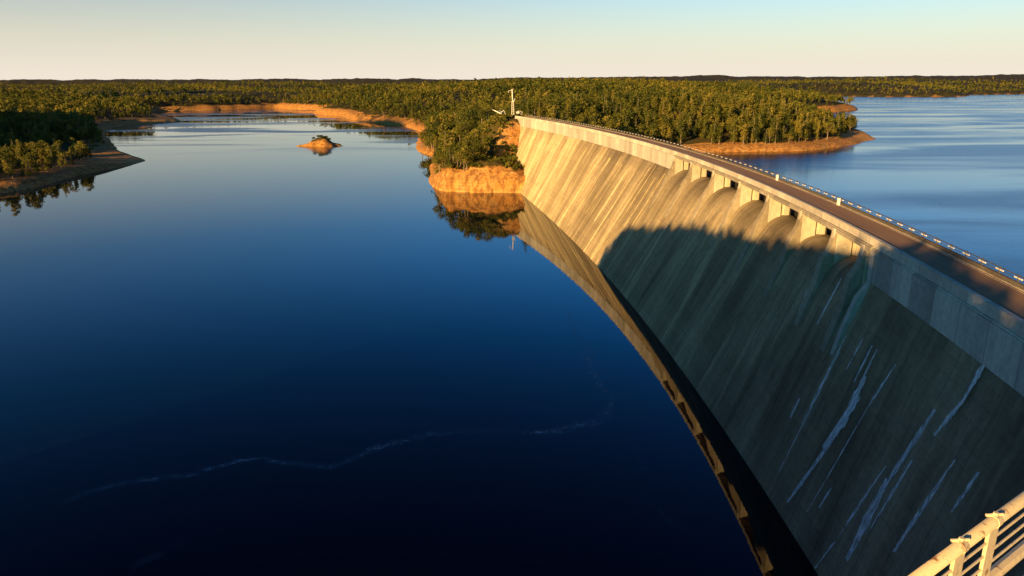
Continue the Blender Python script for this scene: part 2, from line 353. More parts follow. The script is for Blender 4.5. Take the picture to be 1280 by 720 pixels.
# pier stations from the photo
pier_px = [(1088, 293), (1047, 274), (1004, 253), (964, 234), (929, 219), (898, 206), (871, 196), (849, 189)]
pier_S = sorted(s_of_y(unp(*p, Z_CR)[1]) for p in pier_px)
print('PIERS', np.round(pier_S, 1))
SA, SB = pier_S[0]-2.0, pier_S[-1]+0.8
T_P = 1.5
def face_o(s, z):   # outward offset of the battered face
    return 0.35+(batter(s)-0.35)*(26-z)/26.0
def profile(s, bay):
    b = batter(s)
    if bay:
        pts = [(-4.9, 24.6), (-4.6, 24.7), (-3.8, 25.4), (-2.8, 25.75)]
        zj = 20.6; oj = face_o(s, zj)
        slope = 26.0/b
        # cubic from (-2,25) flat to (oj,zj) with the slope of the face
        P0 = np.array((-2.8, 25.75)); P3 = np.array((oj, zj)); P1 = P0+np.array((2.9, 0.0)); P2 = P3-np.array((1.0, -slope))*1.75
        for t in np.linspace(0, 1, 13)[1:]:
            q = (1-t)**3*P0+3*(1-t)**2*t*P1+3*(1-t)*t*t*P2+t**3*P3; pts.append(tuple(q))
    else:
        pts = [(-4.9, 28.94), (-2, 28.94), (-1.4, 28.94), (-.4, 28.94), (0, 28.94)] + [(0.0, 28.94-3.1*t) for t in np.linspace(0, 1, 6)[1:]]
        zs = np.linspace(25.8, 20.6, 6)
        pts += [(face_o(s, z)-(0.15 if z > 21 else 0), z) for z in zs]
    zs = np.linspace(20.6, -8, 14)[1:]
    pts += [(face_o(s, z), z) for z in zs]
    return pts
# stations
st = []
edges = [SA, SB]
s = 0.0
while s < LEN: st.append(s); s += 1.75
st.append(LEN)
stat = [(s, SA < s < SB) for s in st] + [(SA-0.01, False), (SA+0.01, True), (SB-0.01, True), (SB+0.01, False)]
stat.sort()
dam = empty('dam', D(s_of_y(120), 0, 0))
dl = Vector(dam.location)
tag(dam, 'long curved concrete dam wall with a road on top and streaked sloping face', 'dam')
V = []; UV = []; n_row = None
for s, bay in stat:
    pr = profile(s, bay); n_row = len(pr)
    L = 0; pv = None
    for (o, z) in pr:
        if pv: L += math.hypot(o-pv[0], z-pv[1])
        pv = (o, z); V.append(D(s, o, z)); UV.append((s, z*1.12))
V = np.array(V)-np.array(dl)
nS = len(stat)
idx = np.arange(nS*n_row).reshape(nS, n_row)
Fq = np.stack([idx[:-1, :-1], idx[:-1, 1:], idx[1:, 1:], idx[1:, :-1]], -1).reshape(-1, 4)
# surface unevenness of the old pours
Vn = V.copy()
sv = np.repeat([s for s, b in stat], n_row); zv = V[:, 2]+dl.z
stn_shade = np.clip(.62-.62*sstep(s_of_y(215), s_of_y(275), sv)+.30*sstep(20, 25.5, zv), 0, 1)+.25*(1-sstep(s_of_y(80), s_of_y(130), sv)); stn_shade = np.clip(stn_shade, 0, 1)  # algae stain plus painted shade, stronger on the near face
face = mesh_np('face', Vn, Fq, M_face, dam, smooth=False, uv=UV, cols={'stain_shade': np.stack([stn_shade]*3+[np.ones_like(stn_shade)], -1)})
# rear wall, ends
mb = MB()
for (a, _), (b, _) in zip([(x, 0) for x in st[:-1]], [(x, 0) for x in st[1:]]):
    P = [D(a, -5.4, -8), D(b, -5.4, -8), D(b, -4.9, -8), D(a, -4.9, -8), D(a, -5.4, 28.94), D(b, -5.4, 28.94), D(b, -4.9, 28.94), D(a, -4.9, 28.94)]
    mb.hexa(P, 0, [(a, 0), (b, 0), (b, 0), (a, 0), (a, 28), (b, 28), (b, 28), (a, 28)])
mb.build('rear_wall', M_wall, dam, local=dl)
def strip(mbx, s0, s1, rect, step=3.5, mi=0, vofs=0.0):
    """extrude a rectangle (o0,o1,z0,z1) along the axis"""
    n = max(1, int(round((s1-s0)/step))); o0, o1, z0, z1 = rect
    per = [(o0, z0), (o1, z0), (o1, z1), (o0, z1)]
    vs = []; uv = []; acc = [0, abs(o1-o0), abs(o1-o0)+abs(z1-z0), 2*abs(o1-o0)+abs(z1-z0)]
    for i in range(n+1):
        s = s0+(s1-s0)*i/n
        for (o, z), a in zip(per, acc): vs.append(D(s, o, z)); uv.append((s, a+vofs))
    fs = []
    for i in range(n):
        for k in range(4): fs.append((4*i+k, 4*i+(k+1) % 4, 4*i+4+(k+1) % 4, 4*i+4+k))
    fs += [(0, 1, 2, 3), (4*n+3, 4*n+2, 4*n+1, 4*n)]
    mbx.add(vs, fs, uv, mi)
# crest walls either side of the spillway (the near one bluish in shade, the far one sunlit)
for (a, b) in ((0.0, SA), (SB, LEN)):
    mb = MB(); strip(mb, a, b, (0.004, 0.55, 25.45, 28.80)); strip(mb, a, b, (0.004, 0.42, 28.804, 28.95), vofs=5); mb.build('crest_wall', M_wall, dam, local=dl)
# deck slab and edge beam
mb = MB(); strip(mb, 0, LEN, (-5.4, 0.0, 28.945, 28.952)); strip(mb, 0, LEN, (-4.955, -0.06, 28.954, 29.50), vofs=3); mb.build('deck', M_deck, dam, local=dl)
mb = MB(); strip(mb, SA+0.02, SB-0.02, (-0.5, 0.62, 28.50, 28.94), vofs=3); strip(mb, SA+0.02, SB-0.02, (0.004, 0.50, 28.944, 29.10), vofs=9)
mb.build('edge_beam', M_deck, dam, local=dl)
# left parapet wall with rail, right parapet wall
mb = MB(); strip(mb, 0, LEN, (-0.05, 0.25, 29.104, 29.82)); strip(mb, 0, SA, (-0.05, 0.25, 28.954, 29.10)); strip(mb, SB, LEN, (-0.05, 0.25, 28.954, 29.10)); strip(mb, SA, SB, (-0.05, 0.0, 28.954, 29.10)); strip(mb, 0, LEN, (-0.12, 0.32, 29.824, 29.95), vofs=5); mb.build('parapet', M_par, dam, local=dl)
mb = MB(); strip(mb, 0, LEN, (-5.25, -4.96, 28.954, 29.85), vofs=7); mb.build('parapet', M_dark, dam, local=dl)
# kerbs + downpipes
mb = MB(); strip(mb, 0, LEN, (-0.45, -0.30, 29.504, 29.62), vofs=2); strip(mb, 0, LEN, (-4.85, -4.70, 29.504, 29.62), vofs=4); mb.build('kerb', M_deck, dam, local=dl)
# piers with stoplog groove and long nose running down the face
def D3(s, o, z): return Vector(D(s, o, z))
def rib_top(s, z): return face_o(s, z)
ogee = {}
for k, ps in enumerate(pier_S):
    mb = MB(); a, b = ps-T_P/2, ps+T_P/2; g = 0.38
    plan = [(a, .45), (a, -1.4), (a+g, -1.4), (a+g, -2.0), (a, -2.0), (a, -2.7), (a+.5, -3.1), (b-.5, -3.1), (b, -2.7), (b, -2.0), (b-g, -2.0), (b-g, -1.4), (b, -1.4), (b, .45), ((a+b)/2+.35, .75), ((a+b)/2-.35, .75)]
    lo = [D3(s, o, 23.0) for s, o in plan]; hi = [D3(s, o, 28.93) for s, o in plan]; n = len(plan)
    uvs = [(s+o, 23) for s, o in plan]+[(s+o, 28.2) for s, o in plan]
    mb.add(lo+hi, [tuple(range(n-1, -1, -1)), tuple(range(n, 2*n))]+[(i, (i+1) % n, n+(i+1) % n, n+i) for i in range(n)], uvs)
    # flared nose / training rib
    zs = [28.4, 26.9, 26.1, 25.2, 24.2, 23.2, 22.0, 20.6, 18.6, 16.6]
    outer = []
    for z in zs:
        h = np.interp(z, [16.6, 20.6, 24.2, 26.6, 27.9], [0.02, 0.40, .70, 0.4, 0.12])
        base = face_o(ps, z) if z < 22 else (np.interp(z, [22, 24.2, 25.2, 26.1, 26.9, 27.9], [face_o(ps, 22), face_o(ps, 24.2)+.35, 1.25, .8, .6, .5]))
        outer.append((base+h*0.9, z))
    inner = [(face_o(ps, 16.6)-0.5, 16.2), (face_o(ps, 20)-1.5, 20), (-1.0, 23.2), (0.1, 28.4)]
    poly = outer+inner
    for sgn in (0,):
        tk = 0.72
        A = [D3(ps-tk, o, z) for o, z in poly]; B = [D3(ps+tk, o, z) for o, z in poly]; n = len(poly)
        uvs = [(ps-tk+o, z) for o, z in poly]*2
        mb.add(A+B, [tuple(range(n)), tuple(range(2*n-1, n-1, -1))]+[(i, n+i, n+(i+1) % n, (i+1) % n) for i in range(n)], uvs, 1)
    mb.build('pier', [M_pier, M_rib], dam, local=dl, bevel=0.06)
# spillway gates between the piers
bounds = [SA]+pier_S+[SB]
for a, b in zip(pier_S[:-1], pier_S[1:]):
    mb = MB(); n = 6
    for i in range(n+1):
        z0 = 23.9+i*0.71; 
        P = []
        for zz in (z0, z0+0.70):
            o_in = -4.7+0.35*math.sin((zz-24)/4.3*math.pi)
            P += [D(a+.45, o_in-.12, zz), D(b-.45, o_in-.12, zz), D(b-.45, o_in, zz), D(a+.45, o_in, zz)]
        mb.hexa(P)
    mb.build('spillway_gate', M_gate, dam, local=dl)
# end cheek where the near crest wall begins
mb = MB(); P = []
poly = [(.6, 28.48), (.6, 25.3), (1.7, 23.6), (face_o(SA, 20)+.35, 20.0), (face_o(SA, 17)+.05, 17.0), (face_o(SA, 17)-.5, 17), (-1, 23.5), (-1, 28.48)]
A = [D3(SA-0.9, o, z) for o, z in poly]; B = [D3(SA+0.02, o, z) for o, z in poly]; n = len(poly)
mb.add(A+B, [tuple(range(n)), tuple(range(2*n-1, n-1, -1))]+[(i, n+i, n+(i+1) % n, (i+1) % n) for i in range(n)], [(SA+o, z) for o, z in poly]*2)
mb.build('cheek_wall', M_wall, dam, local=dl, bevel=0.05)
# low ribs on the face of the far half and pour-edge ridges
mb = MB()
rr = random.Random(5)
s = SB+3
while s < LEN-6:
    wd = rr.uniform(0.25, 0.6); z1 = rr.uniform(22, 25.2); z0 = rr.uniform(-6, 8)
    for i in range(6):
        za = z1+(z0-z1)*i/6; zb = z1+(z0-z1)*(i+1)/6; h0 = .03; h1 = rr.uniform(.05, .13)
        jj = rr.uniform(-.05, .05)
        P = [D(s, face_o(s, zb)-h0, zb), D(s+wd, face_o(s+wd, zb)-h0, zb), D(s+wd, face_o(s+wd, zb)+h1, zb), D(s+jj, face_o(s, zb)+h1, zb),
             D(s, face_o(s, za)-h0, za), D(s+wd, face_o(s+wd, za)-h0, za), D(s+wd, face_o(s+wd, za)+h1, za), D(s+jj, face_o(s, za)+h1, za)]
        mb.hexa(P, 0, [(s, zb*1.1)]*4+[(s, za*1.1)]*4)
    s += rr.choice([3.4, 5.0, 7.0, 9.5])
o = mb.build('pour_ridges', M_face, dam, local=dl); o['kind'] = 'stuff'
# lime deposits weeping from joints, laid on the face where the photo shows them
def face_hit(px, py):
    d = fw*F_PX + rt*(px-640) - up*(py-360); best = None
    for t in np.linspace(0.03, 0.4, 1500):
        P = Vector((0, 0, H))+d*t
        if P.z < -2: break
        i = int(np.argmin((xs-P.x)**2+(ys-P.y)**2)); s = S[i]
        x, y, tx, ty = axis(s); o = (P.x-x)*(-ty)+(P.y-y)*tx
        if P.z < 25.6 and o <= face_o(s, P.z): return s, P.z
    return None
lime = [((1058, 420), (1003, 530), .22), ((1050, 440), (975, 590), .22), ((1083, 470), (1046, 545), .9), ((1075, 495), (1030, 560), 1.2), ((1045, 545), (985, 628), .55),
        ((1092, 432), (1068, 478), .3), ((1098, 436), (1074, 482), .25), ((1080, 423), (1058, 462), .25), ((1121, 455), (1085, 510), .28), ((1085, 510), (1010, 640), .16),
        ((1247, 455), (1205, 500), .5), ((1205, 500), (1168, 545), .42), ((1170, 512), (1110, 605), .5), ((1110, 600), (1060, 700), .9), ((1195, 575), (1118, 690), .35), ((1226, 590), (1190, 640), .25),
        ((1108, 582), (1020, 710), .25), ((1000, 498), (988, 522), .35), ((1052, 348), (1022, 405), .3), ((1103, 322), (1075, 342), .3), ((1040, 610), (1025, 635), .3), ((1143, 575), (1090, 660), .3),
        ((1012, 360), (1000, 388), .2), ((1150, 640), (1120, 690), .3), ((1022, 406), (1030, 412), .35)]
mb = MB()
for (p0, p1, wd) in lime:
    a = face_hit(*p0); b = face_hit(*p1)
    if not a or not b: print('no hit', p0, p1); continue
    n = 10; vs = []; uv = []
    for i in range(n+1):
        t = i/n; s = a[0]+(b[0]-a[0])*t+rr.uniform(-.02, .02); z = a[1]+(b[1]-a[1])*t
        ww = 1.45*wd*(0.35+0.65*math.sin(math.pi*(0.1+0.85*t)))*rr.uniform(.6, 1.2)
        vs += [D(s-ww/2, face_o(s, z)+.03, z), D(s+ww/2, face_o(s, z)+.03, z)]; uv += [(s-ww/2, z), (s+ww/2, z)]
    mb.add(vs, [(2*i, 2*i+1, 2*i+3, 2*i+2) for i in range(n)], uv)
o = mb.build('lime_deposit', M_lime, dam, local=dl); o['kind'] = 'stuff'

# road (own structure)
mb = MB(); strip(mb, 0, LEN, (-4.70, -0.45, 29.505, 29.52)); o = mb.build('road', M_road); o['kind'] = 'structure'
mb = MB(); strip(mb, 0, LEN, (-0.75, -0.67, 29.524, 29.528), mi=0); strip(mb, 0, LEN, (-4.50, -4.42, 29.524, 29.528), mi=0)
o = mb.build('road_marking', M_line); o['kind'] = 'structure'

# guard rail on the right-hand parapet
def railing(name, off, base, height, s0, s1, step, label, nmax=98, cap=True):
    g = empty(name, D(s0, off, base)); loc = Vector(g.location); tag(g, label, 'railing')
    for zz, r in ((base+height, .05), (base+height*.5, .03)):
        mb = MB(); n = int((s1-s0)/3.5)
        for i in range(n): mb.tube(D(s0+(s1-s0)*i/n, off, zz), D(s0+(s1-s0)*(i+1)/n, off, zz), r, n=6)
        mb.build('rail', M_grey, g, local=loc)
    pm = None; k = 0; s = s0+.5
    while s < s1 and k < nmax:
        P = D(s, off, base)
        if pm is None:
            mb = MB(); mb.box((0, 0, height/2), (.10, .10, height)); mb.box((0, 0, height+.02), (.16, .16, .10))
            o = mb.build('post', M_grey, g); pm = o
            mb = MB(); mb.box((0, 0, height*.62), (.08, 1.2, .10)); rf = mb.build('panel', M_white, o)
        else:
            o = pm.copy(); COL.objects.link(o); o.parent = g
            c = rf.copy(); COL.objects.link(c); c.parent = o
        o.location = Vector(P)-loc; x, y, tx, ty = axis(s); o.rotation_euler = (0, 0, math.atan2(ty, tx)-math.pi/2)
        s += step; k += 1
    if s < s1:
        mb = MB()
        while s < s1:
            x, y, tx, ty = axis(s); rz = math.atan2(ty, tx)-math.pi/2; P = D(s, off, base)
            mb.box((P[0], P[1], P[2]+height/2), (.10, .10, height), rz); mb.box((P[0], P[1], P[2]+height*.62), (.08, 1.2, .10), rz, mi=1); s += step
        o = mb.build('post', [M_grey, M_white], g, local=loc); o['kind'] = 'stuff'
    return g
railing('guard_rail', -5.1, 29.85, 0.55, 20, LEN-2, 2.9, 'dark guard rail with white reflective panels along the open lake side of the dam road')

# small white cabinets on the right parapet side
def cabinet(px, py, label, h=1.5):
    q = unp(px, py, 30.4); s = s_of_y(q[1])
    g = empty('control_cabinet', D(s, -4.62, 29.50)); g.scale = (.62, .62, .62); tag(g, label, 'cabinet')
    mb = MB(); mb.box((0, 0, .75), (.42, .9, 1.5)); mb.build('housing', M_white, g, bevel=.03)
    mb = MB(); mb.box((0, 0, 1.56), (.5, 1.0, .1)); mb.build('lid', M_white, g, bevel=.02)
    mb = MB(); mb.box((-.225, 0, .8), (.03, .75, 1.1)); d = mb.build('door', M_white, g)
    mb = MB(); mb.box((-.26, .28, .8), (.04, .05, .2)); mb.build('handle', M_grey, d)
    x, y, tx, ty = axis(s); g.rotation_euler = (0, 0, math.atan2(ty, tx)-math.pi/2)
cabinet(970, 219, 'white roadside cabinet beside the guard rail, the one farther along the dam')
cabinet(1046, 248, 'white roadside cabinet beside the guard rail, the one nearer the camera')

# ------------------------------------------------------------------ terrain
def W(*pts): return [tuple(unp(*p)) for p in pts]
shore = [(34, 6), (22, 16), (8, 22), (-12, 20), (-32, 14), (-60, 22), (-100, 42), (-150, 62), (-190, 62), (-225, 30), (-262, 60), (-330, 120), (-420, 170), (-380, 240), (-300, 282)]
shore += W((-30, 246), (0, 242), (40, 236), (75, 226), (100, 219), (140, 211), (165, 206), (184, 201), (178, 198), (155, 193), (142, 182), (132, 170), (131, 165), (140, 160), (173, 155.5), (205, 154), (228, 152), (222, 150), (190, 147), (175, 143), (200, 139.5), (260, 138), (345, 135), (400, 137.5), (445, 139.5), (400, 140.5),
            (390, 142), (427, 145), (440, 150), (470, 154), (500, 157), (527, 165), (519, 179), (524, 190), (541, 195), (537, 207), (536, 222), (541, 234), (552, 239), (600, 241), (648, 241))
shore += [(14, 300), (40, 330), (60, 370), (90, 430)]
shore += W((830, 191), (880, 191), (930, 190), (1000, 189), (1050, 184), (1075, 179), (1096, 174), (1088, 170), (1060, 163), (1020, 155), (985, 148), (975, 144), (1012, 141), (1045, 140), (1073, 137.5), (1060, 135), (1020, 131), (990, 126), (1010, 121.5), (1040, 120.3), (1110, 121.5), (1205, 121), (1215, 118.5), (1290, 117.5), (1400, 116))
shore += [(4200, 1500), (3000, -200), (900, -420), (260, -190), (110, -80), (62, -22), (50, 0), (40, 4)]
shore = np.array(shore)
# subdivide with jitter for a natural shoreline
pts = []
for i in range(len(shore)):
    a = shore[i]; b = shore[(i+1) % len(shore)]; d = np.hypot(*(b-a)); n = max(1, min(14, int(d/12)))
    dc = np.hypot(*((a+b)/2)); nr = np.array((-(b-a)[1], (b-a)[0]))/max(d, 1e-6)
    for k in range(n):
        t = k/n; j = (random.random()-.5)*min(d, 60)*0.06 if k else 0
        pts.append(a+(b-a)*t+nr*j)
PG = np.array(pts)
isl_c = (unp(374, 182)+unp(431, 182))/2; isl_r = np.hypot(*(unp(431, 182)-unp(374, 182)))/2
def signed(x, y):
    """distance to shore, positive on land"""
    n = len(PG); d2 = np.full(x.shape, 1e18); ins = np.zeros(x.shape, bool)
    for i in range(n):
        ax, ay = PG[i]; bx, by = PG[(i+1) % n]; dx, dy = bx-ax, by-ay
        t = np.clip(((x-ax)*dx+(y-ay)*dy)/(dx*dx+dy*dy+1e-9), 0, 1)
        d2 = np.minimum(d2, (x-ax-t*dx)**2+(y-ay-t*dy)**2)
        if ay != by:
            c = ((ay > y) != (by > y)) & (x < (bx-ax)*(y-ay)/(by-ay)+ax); ins ^= c
    d = np.sqrt(d2)
    return np.where(ins, -d, d)
def height(x, y):
    x = np.asarray(x, float); y = np.asarray(y, float)
    d = signed(x, y); r = np.hypot(x, y)
    dl_ = np.maximum(d, 0)
    farf = sstep(500, 1200, r)
    bankh = 4.0+farf*4.5-sstep(1700, 2300, r)*5.5
    bw = 5.5+farf*1.5
    # cliff beside the dam
    cl = np.exp(-(((x+14)/30)**2+((y-322)/26)**2))
    bh = bankh+cl*6.5; bw = bw*(1-cl*.72)
    spit = np.exp(-(((x-unp(182, 201)[0])/38)**2+((y-unp(182, 201)[1])/30)**2)); bh = bh*(1-.72*spit); bw = bw+0*sstep(-120, -190, x)*(y < 560)*(x > -420)
    spj = np.exp(-(((x-unp(222, 152)[0])/60)**2+((y-unp(222, 152)[1])/60)**2)); bh = bh*(1-.6*spj)
    sp2 = np.exp(-(((x-unp(1094, 174)[0])/45)**2+((y-unp(1094, 174)[1])/35)**2)); bh = bh*(1-.6*sp2)
    n1 = fbm(x/260.0, y/260.0, 4, 3); n2 = fbm(x/40.0, y/40.0, 4, 9)
    h = bh*(1-np.exp(-dl_/bw*1.4)) + (n2-.5)*1.6*np.clip(dl_/8, 0, 1) + cl*(fbm(x/7, y/7, 4, 61)-.5)*9*np.clip(dl_/3, 0, 1)*np.clip(2.5-dl_/8, .15, 1)
    n4 = fbm(x/420.0, y/300.0, 3, 51); farr = sstep(800, 1500, r)
    pl = ((16+26*n1)*(1-farr)+(6+44*n4)*farr)*(1-np.exp(-np.maximum(dl_-12, 0)/130.0))
    low = sstep(900, 1600, r)*6
    pl = pl*(1-.85*sstep(-80, -200, x)*sstep(-520, -430, x)*sstep(180, 240, y)*(1-sstep(460, 580, y)))
    pl = pl*(1-.45*sstep(-200, -260, x)*sstep(560, 680, y)*(1-sstep(980, 1150, y)))
    h = h+pl-low*(dl_ > 60)
    # distant ridges
    h = h+sstep(2600, 6500, r)*(30*fbm(x/1500.0, y/1500.0, 3, 21)+22)+sstep(1500, 3000, r)*8*fbm(x/300, y/300, 3, 5)
    h = h+sstep(1200, 2600, r)*(fbm(x/28.0, y/28.0, 2, 31)-.5)*9*(dl_ > 20)
    # abutment knoll at the far end of the dam
    kn = np.exp(-(((x+6)/40)**2+((y-372)/36)**2)); h = np.maximum(h, np.where(d > 0, np.minimum(31*kn*1.15, 28.6)*np.clip(dl_/34, 0, 1)**.8, -9))
    # keep ground under the deck level along the dam crest end
    # west hill near the camera: shades the wall; its slopes fall to the pool
    return h, d
# near hill added separately (camera side)
def near_hill(x, y, h, d):
    dl_ = np.maximum(d, 0)
    # camera knoll: z below 46-0.78*y in front
    k1 = np.exp(-(((x-2)/30)**2+((y+16)/22)**2))*41
    k1 = np.minimum(k1, np.maximum(40.6-1.15*np.maximum(y+0.5, 0), 0))
    # ridge west of the camera, running NW
    kk = (x-RA[0])*RU[0]+(y-RA[1])*RU[1]; oo = (x-RA[0])*RN[0]+(y-RA[1])*RN[1]
    k2 = np.interp(kk, RK, RH)*np.exp(-(oo/(30.0))**4*.9)*np.where(d > 0, 1-np.exp(-dl_/4), 0)
    near = (y < 140)*(x < 60)
    return np.where((d > 0) & near.astype(bool), np.maximum(h, np.maximum(k1*(1-np.exp(-dl_/3.5)), k2)), h)
# crest of the west ridge, surveyed from the outline of its shadow on the wall
RA = np.array((-24.0, -42.0)); RB = np.array((-150.0, 20.0)); RU = (RB-RA)/np.hypot(*(RB-RA)); RN = np.array((-RU[1], RU[0]))
def ridge_req(P):
    A2 = np.array([[RU[0], -sdir.x], [RU[1], -sdir.y]]); k, L = np.linalg.solve(A2, np.array((P[0], P[1]))-RA)
    return k, P[2]+L*math.tan(SUN_EL)/math.hypot(sdir.x, sdir.y)*math.hypot(sdir.x, sdir.y)
sh = []
for px, py in ((757, 338), (764, 315), (772, 303), (790, 293), (820, 293), (850, 292), (900, 299), (950, 303), (990, 305), (1020, 310), (1045, 312), (1075, 312)):
    hit = face_hit(px, py)
    if hit: sh.append(ridge_req(D(hit[0], face_o(*hit), hit[1])))
sh.append(ridge_req((38.6, 73.0, 29.2))); sh.append(ridge_req((37.3, 61.0, 30.0))); sh.append(ridge_req((34.0, 44.0, 29.0)))
sh.sort(); RK = np.array([a for a, b in sh]); RH = np.array([b for a, b in sh]); print('RIDGE', np.round(RK, 1).tolist(), np.round(RH, 1).tolist())
RK = np.concatenate([[RK[0]-25], RK, [RK[-1]+3, RK[-1]+10]]); RH = np.concatenate([[24], RH-6.0+np.where(RK[1:-2] < 20, 0.6, np.where(RK[1:-2] < 46, -1.6, 0)), [RH[-1]-14, 5]])
# tall western ridge beyond the left edge: throws the long shade over the left inlet
def west(x, y, h, d):
    k = 150*np.exp(-(((x*.79-y*.615+672)/185.0)**4+(((x+700)*.615+(y-300)*.79)/80.0)**2))+190*np.exp(-(((x+1110)/105.0)**2+((y-890)/90.0)**2))
    return np.where(d > 0, np.maximum(h, h*.5+k*np.clip(d/80, 0, 1)), h)
def ground(x, y):
    h, d = height(x, y); h = near_hill(x, y, h, d); h = west(x, y, h, d)
    # island
    ri = np.hypot((x-isl_c[0])/isl_r, (y-isl_c[1])/(isl_r*.8)); an = np.arctan2(y-isl_c[1], x-isl_c[0])
    ri = ri*(1+.10*np.sin(3*an+1)+.06*np.sin(7*an))
    hi = np.where(ri < 1, 2.6*(1-ri**1.8)+3.9*np.exp(-(ri/.45)**4)+(fbm(x/2.5, y/2.5, 3, 12)-.5)*1.6*(1-ri)+(fbm(x/5, y/5, 3, 2)-.5)*1.2*(1-ri), -9)
    isl = (d < 0) & (ri < 1.0)
    h = np.where(isl, hi, np.where(d > 0, h, np.maximum(-8, d*0.6-.3)))
    return h, np.where(isl, 5.0, d), isl
az = np.concatenate([np.arange(-180, -130, 2.0), np.arange(-130, -46, .6), np.arange(-46, -38, .5), np.arange(-38, 38, 0.15), np.arange(38, 46, .5), np.arange(46, 180, 2.0)])
rad = [0.0]; r = 4.0
while r < 14000:
    rad.append(r)
    g = .02 if r < 250 else (.0075 if r < 480 else (.011 if r < 1500 else .014))
    r *= 1+g
rad = np.array(rad[1:])
A, RR = np.meshgrid(np.radians(az), rad)
X = (RR*np.sin(A)).ravel(); Yv = (RR*np.cos(A)).ravel()
Z, Dd, isl = ground(X, Yv)
nr_, na = len(rad), len(az); print('TERR', nr_, na, nr_*na)
idx = np.arange(nr_*na).reshape(nr_, na); nxt = np.roll(idx, -1, axis=1)
Fq = np.stack([idx[:-1], nxt[:-1], nxt[1:], idx[1:]], -1).reshape(-1, 4)
keep = (Z[Fq].max(axis=1) > -1.2)
rr_ = np.hypot(X, Yv)
bank = 4.3+sstep(500, 1200, rr_)*4.0-sstep(1700, 2300, rr_)*6
sp1 = np.exp(-(((X-unp(182, 201)[0])/34)**2+((Yv-unp(182, 201)[1])/26)**2))
sp2 = np.exp(-(((X-unp(1094, 174)[0])/40)**2+((Yv-unp(1094, 174)[1])/30)**2))
clf = np.exp(-(((X+14)/34)**2+((Yv-322)/22)**2))
slope_k = np.exp(-(((X-1)/9)**2+((Yv-340)/15)**2))
nz = fbm(X/22, Yv/22, 3, 44)
soil = np.clip(1-(Z-(bank+clf*6.0+(nz-.5)*3.0))/1.5, 0, 1)
soil = np.where((Dd < 26) | isl, soil, 0); soil = np.maximum(soil, np.clip(sp1*1.6, 0, 1)); soil = np.maximum(soil, np.clip(sp2*1.5, 0, 1)); soil = np.maximum(soil, np.clip(slope_k*1.9-.2, 0, 1))
soil = np.where(isl, np.clip(1.1-.9*(Z > 4.3), 0, 1), soil)
can = sstep(700, 1500, rr_)*(1-soil)
bench_spit_lit = np.exp(-(((X+2)/11)**2+((Yv-331)/2.2)**2)); bench_spit_lit = np.clip(bench_spit_lit*1.6-.3, 0, 1)*(Dd > 6)
pale = np.maximum(np.clip(sp1*.6, 0, .5), .4*np.clip(sp2*1.3, 0, 1))  # spit tips lightened in the colour, in place of missing sunlight
pale = np.maximum(pale, .4*np.exp(-(((X-unp(215, 152)[0])/90)**2+((Yv-unp(215, 152)[1])/90)**2)))
bench_spit_lit = np.where(isl, 0, np.maximum(bench_spit_lit, pale*(soil > .5)))
cov = np.stack([soil, can, bench_spit_lit, np.ones_like(soil)], -1)
cen = len(X)
o = mesh_np('ground', np.stack([X, Yv, Z], -1), Fq[keep], M_land, None, smooth=True, cols={'cover': cov}); o['kind'] = 'structure'

# water sheet
n = 96; ang = np.linspace(0, 2*np.pi, n, endpoint=False)
mb = MB(); mb.add([(14000*math.cos(a), 14000*math.sin(a), 0) for a in ang], [tuple(range(n))]); o = mb.build('lake', M_water); o['kind'] = 'structure'

# foam / drifting film lines on the still pool
def foam_line(pix, wd, mbv, mbf, fade):
    P = [np.array(unp(*p)) for p in pix]; pts = []
    for a, b in zip(P[:-1], P[1:]):
        n = max(2, int(np.hypot(*(b-a))/1.2))
        for i in range(n): pts.append(a+(b-a)*i/n)
    pts = np.array(pts); L = len(pts)
    if L < 4: return
    k = len(mbv); ph = random.random()*50
    for i, p in enumerate(pts):
        t = pts[min(i+1, L-1)]-pts[max(i-1, 0)]; t = t/max(np.hypot(*t), 1e-6); nrm = np.array((-t[1], t[0]))
        off = (float(fbm(np.array(i/9.+ph), np.array(.3), 4, 77))-.5)*5.0
        w_ = wd*(.4+1.2*float(vnoise(np.array(i/7.+ph), np.array(3.3), 5)))
        q = p+nrm*off; f = fade*min(1, i/6, (L-1-i)/6)
        for sgn, fd in ((-1, 0), (0, f), (1, 0)): mbv.append((q[0]+nrm[0]*w_*sgn, q[1]+nrm[1]*w_*sgn, .006, fd))
    for i in range(L-1):
        for j in (0, 1): a = k+3*i+j; mbf.append((a, a+1, a+4, a+3))
fv, ff = [], []
foam_line([(66, 638), (110, 616), (160, 605), (240, 596), (300, 576), (340, 574), (410, 582), (460, 560), (500, 548), (560, 545), (640, 540), (700, 537), (745, 522), (758, 498), (745, 470), (735, 420)], 1.1, fv, ff, 1)
foam_line([(165, 718), (195, 700), (225, 680), (250, 664)], 1.0, fv, ff, 1)
foam_line([(795, 568), (815, 600), (822, 615)], .7, fv, ff, .8)
foam_line([(800, 618), (830, 640), (845, 648), (870, 665), (885, 690)], .7, fv, ff, .9)
foam_line([(700, 380), (725, 430), (735, 470)], .8, fv, ff, .5)
fv = np.array(fv); c4 = np.repeat(fv[:, 3:4], 4, axis=1); c4[:, 3] = 1
o = mesh_np('foam', fv[:, :3], np.array(ff), M_foam, None, cols={'fade': c4}); tag(o, 'thin pale film lines drifting on the dark still pool', 'foam', kind='stuff')

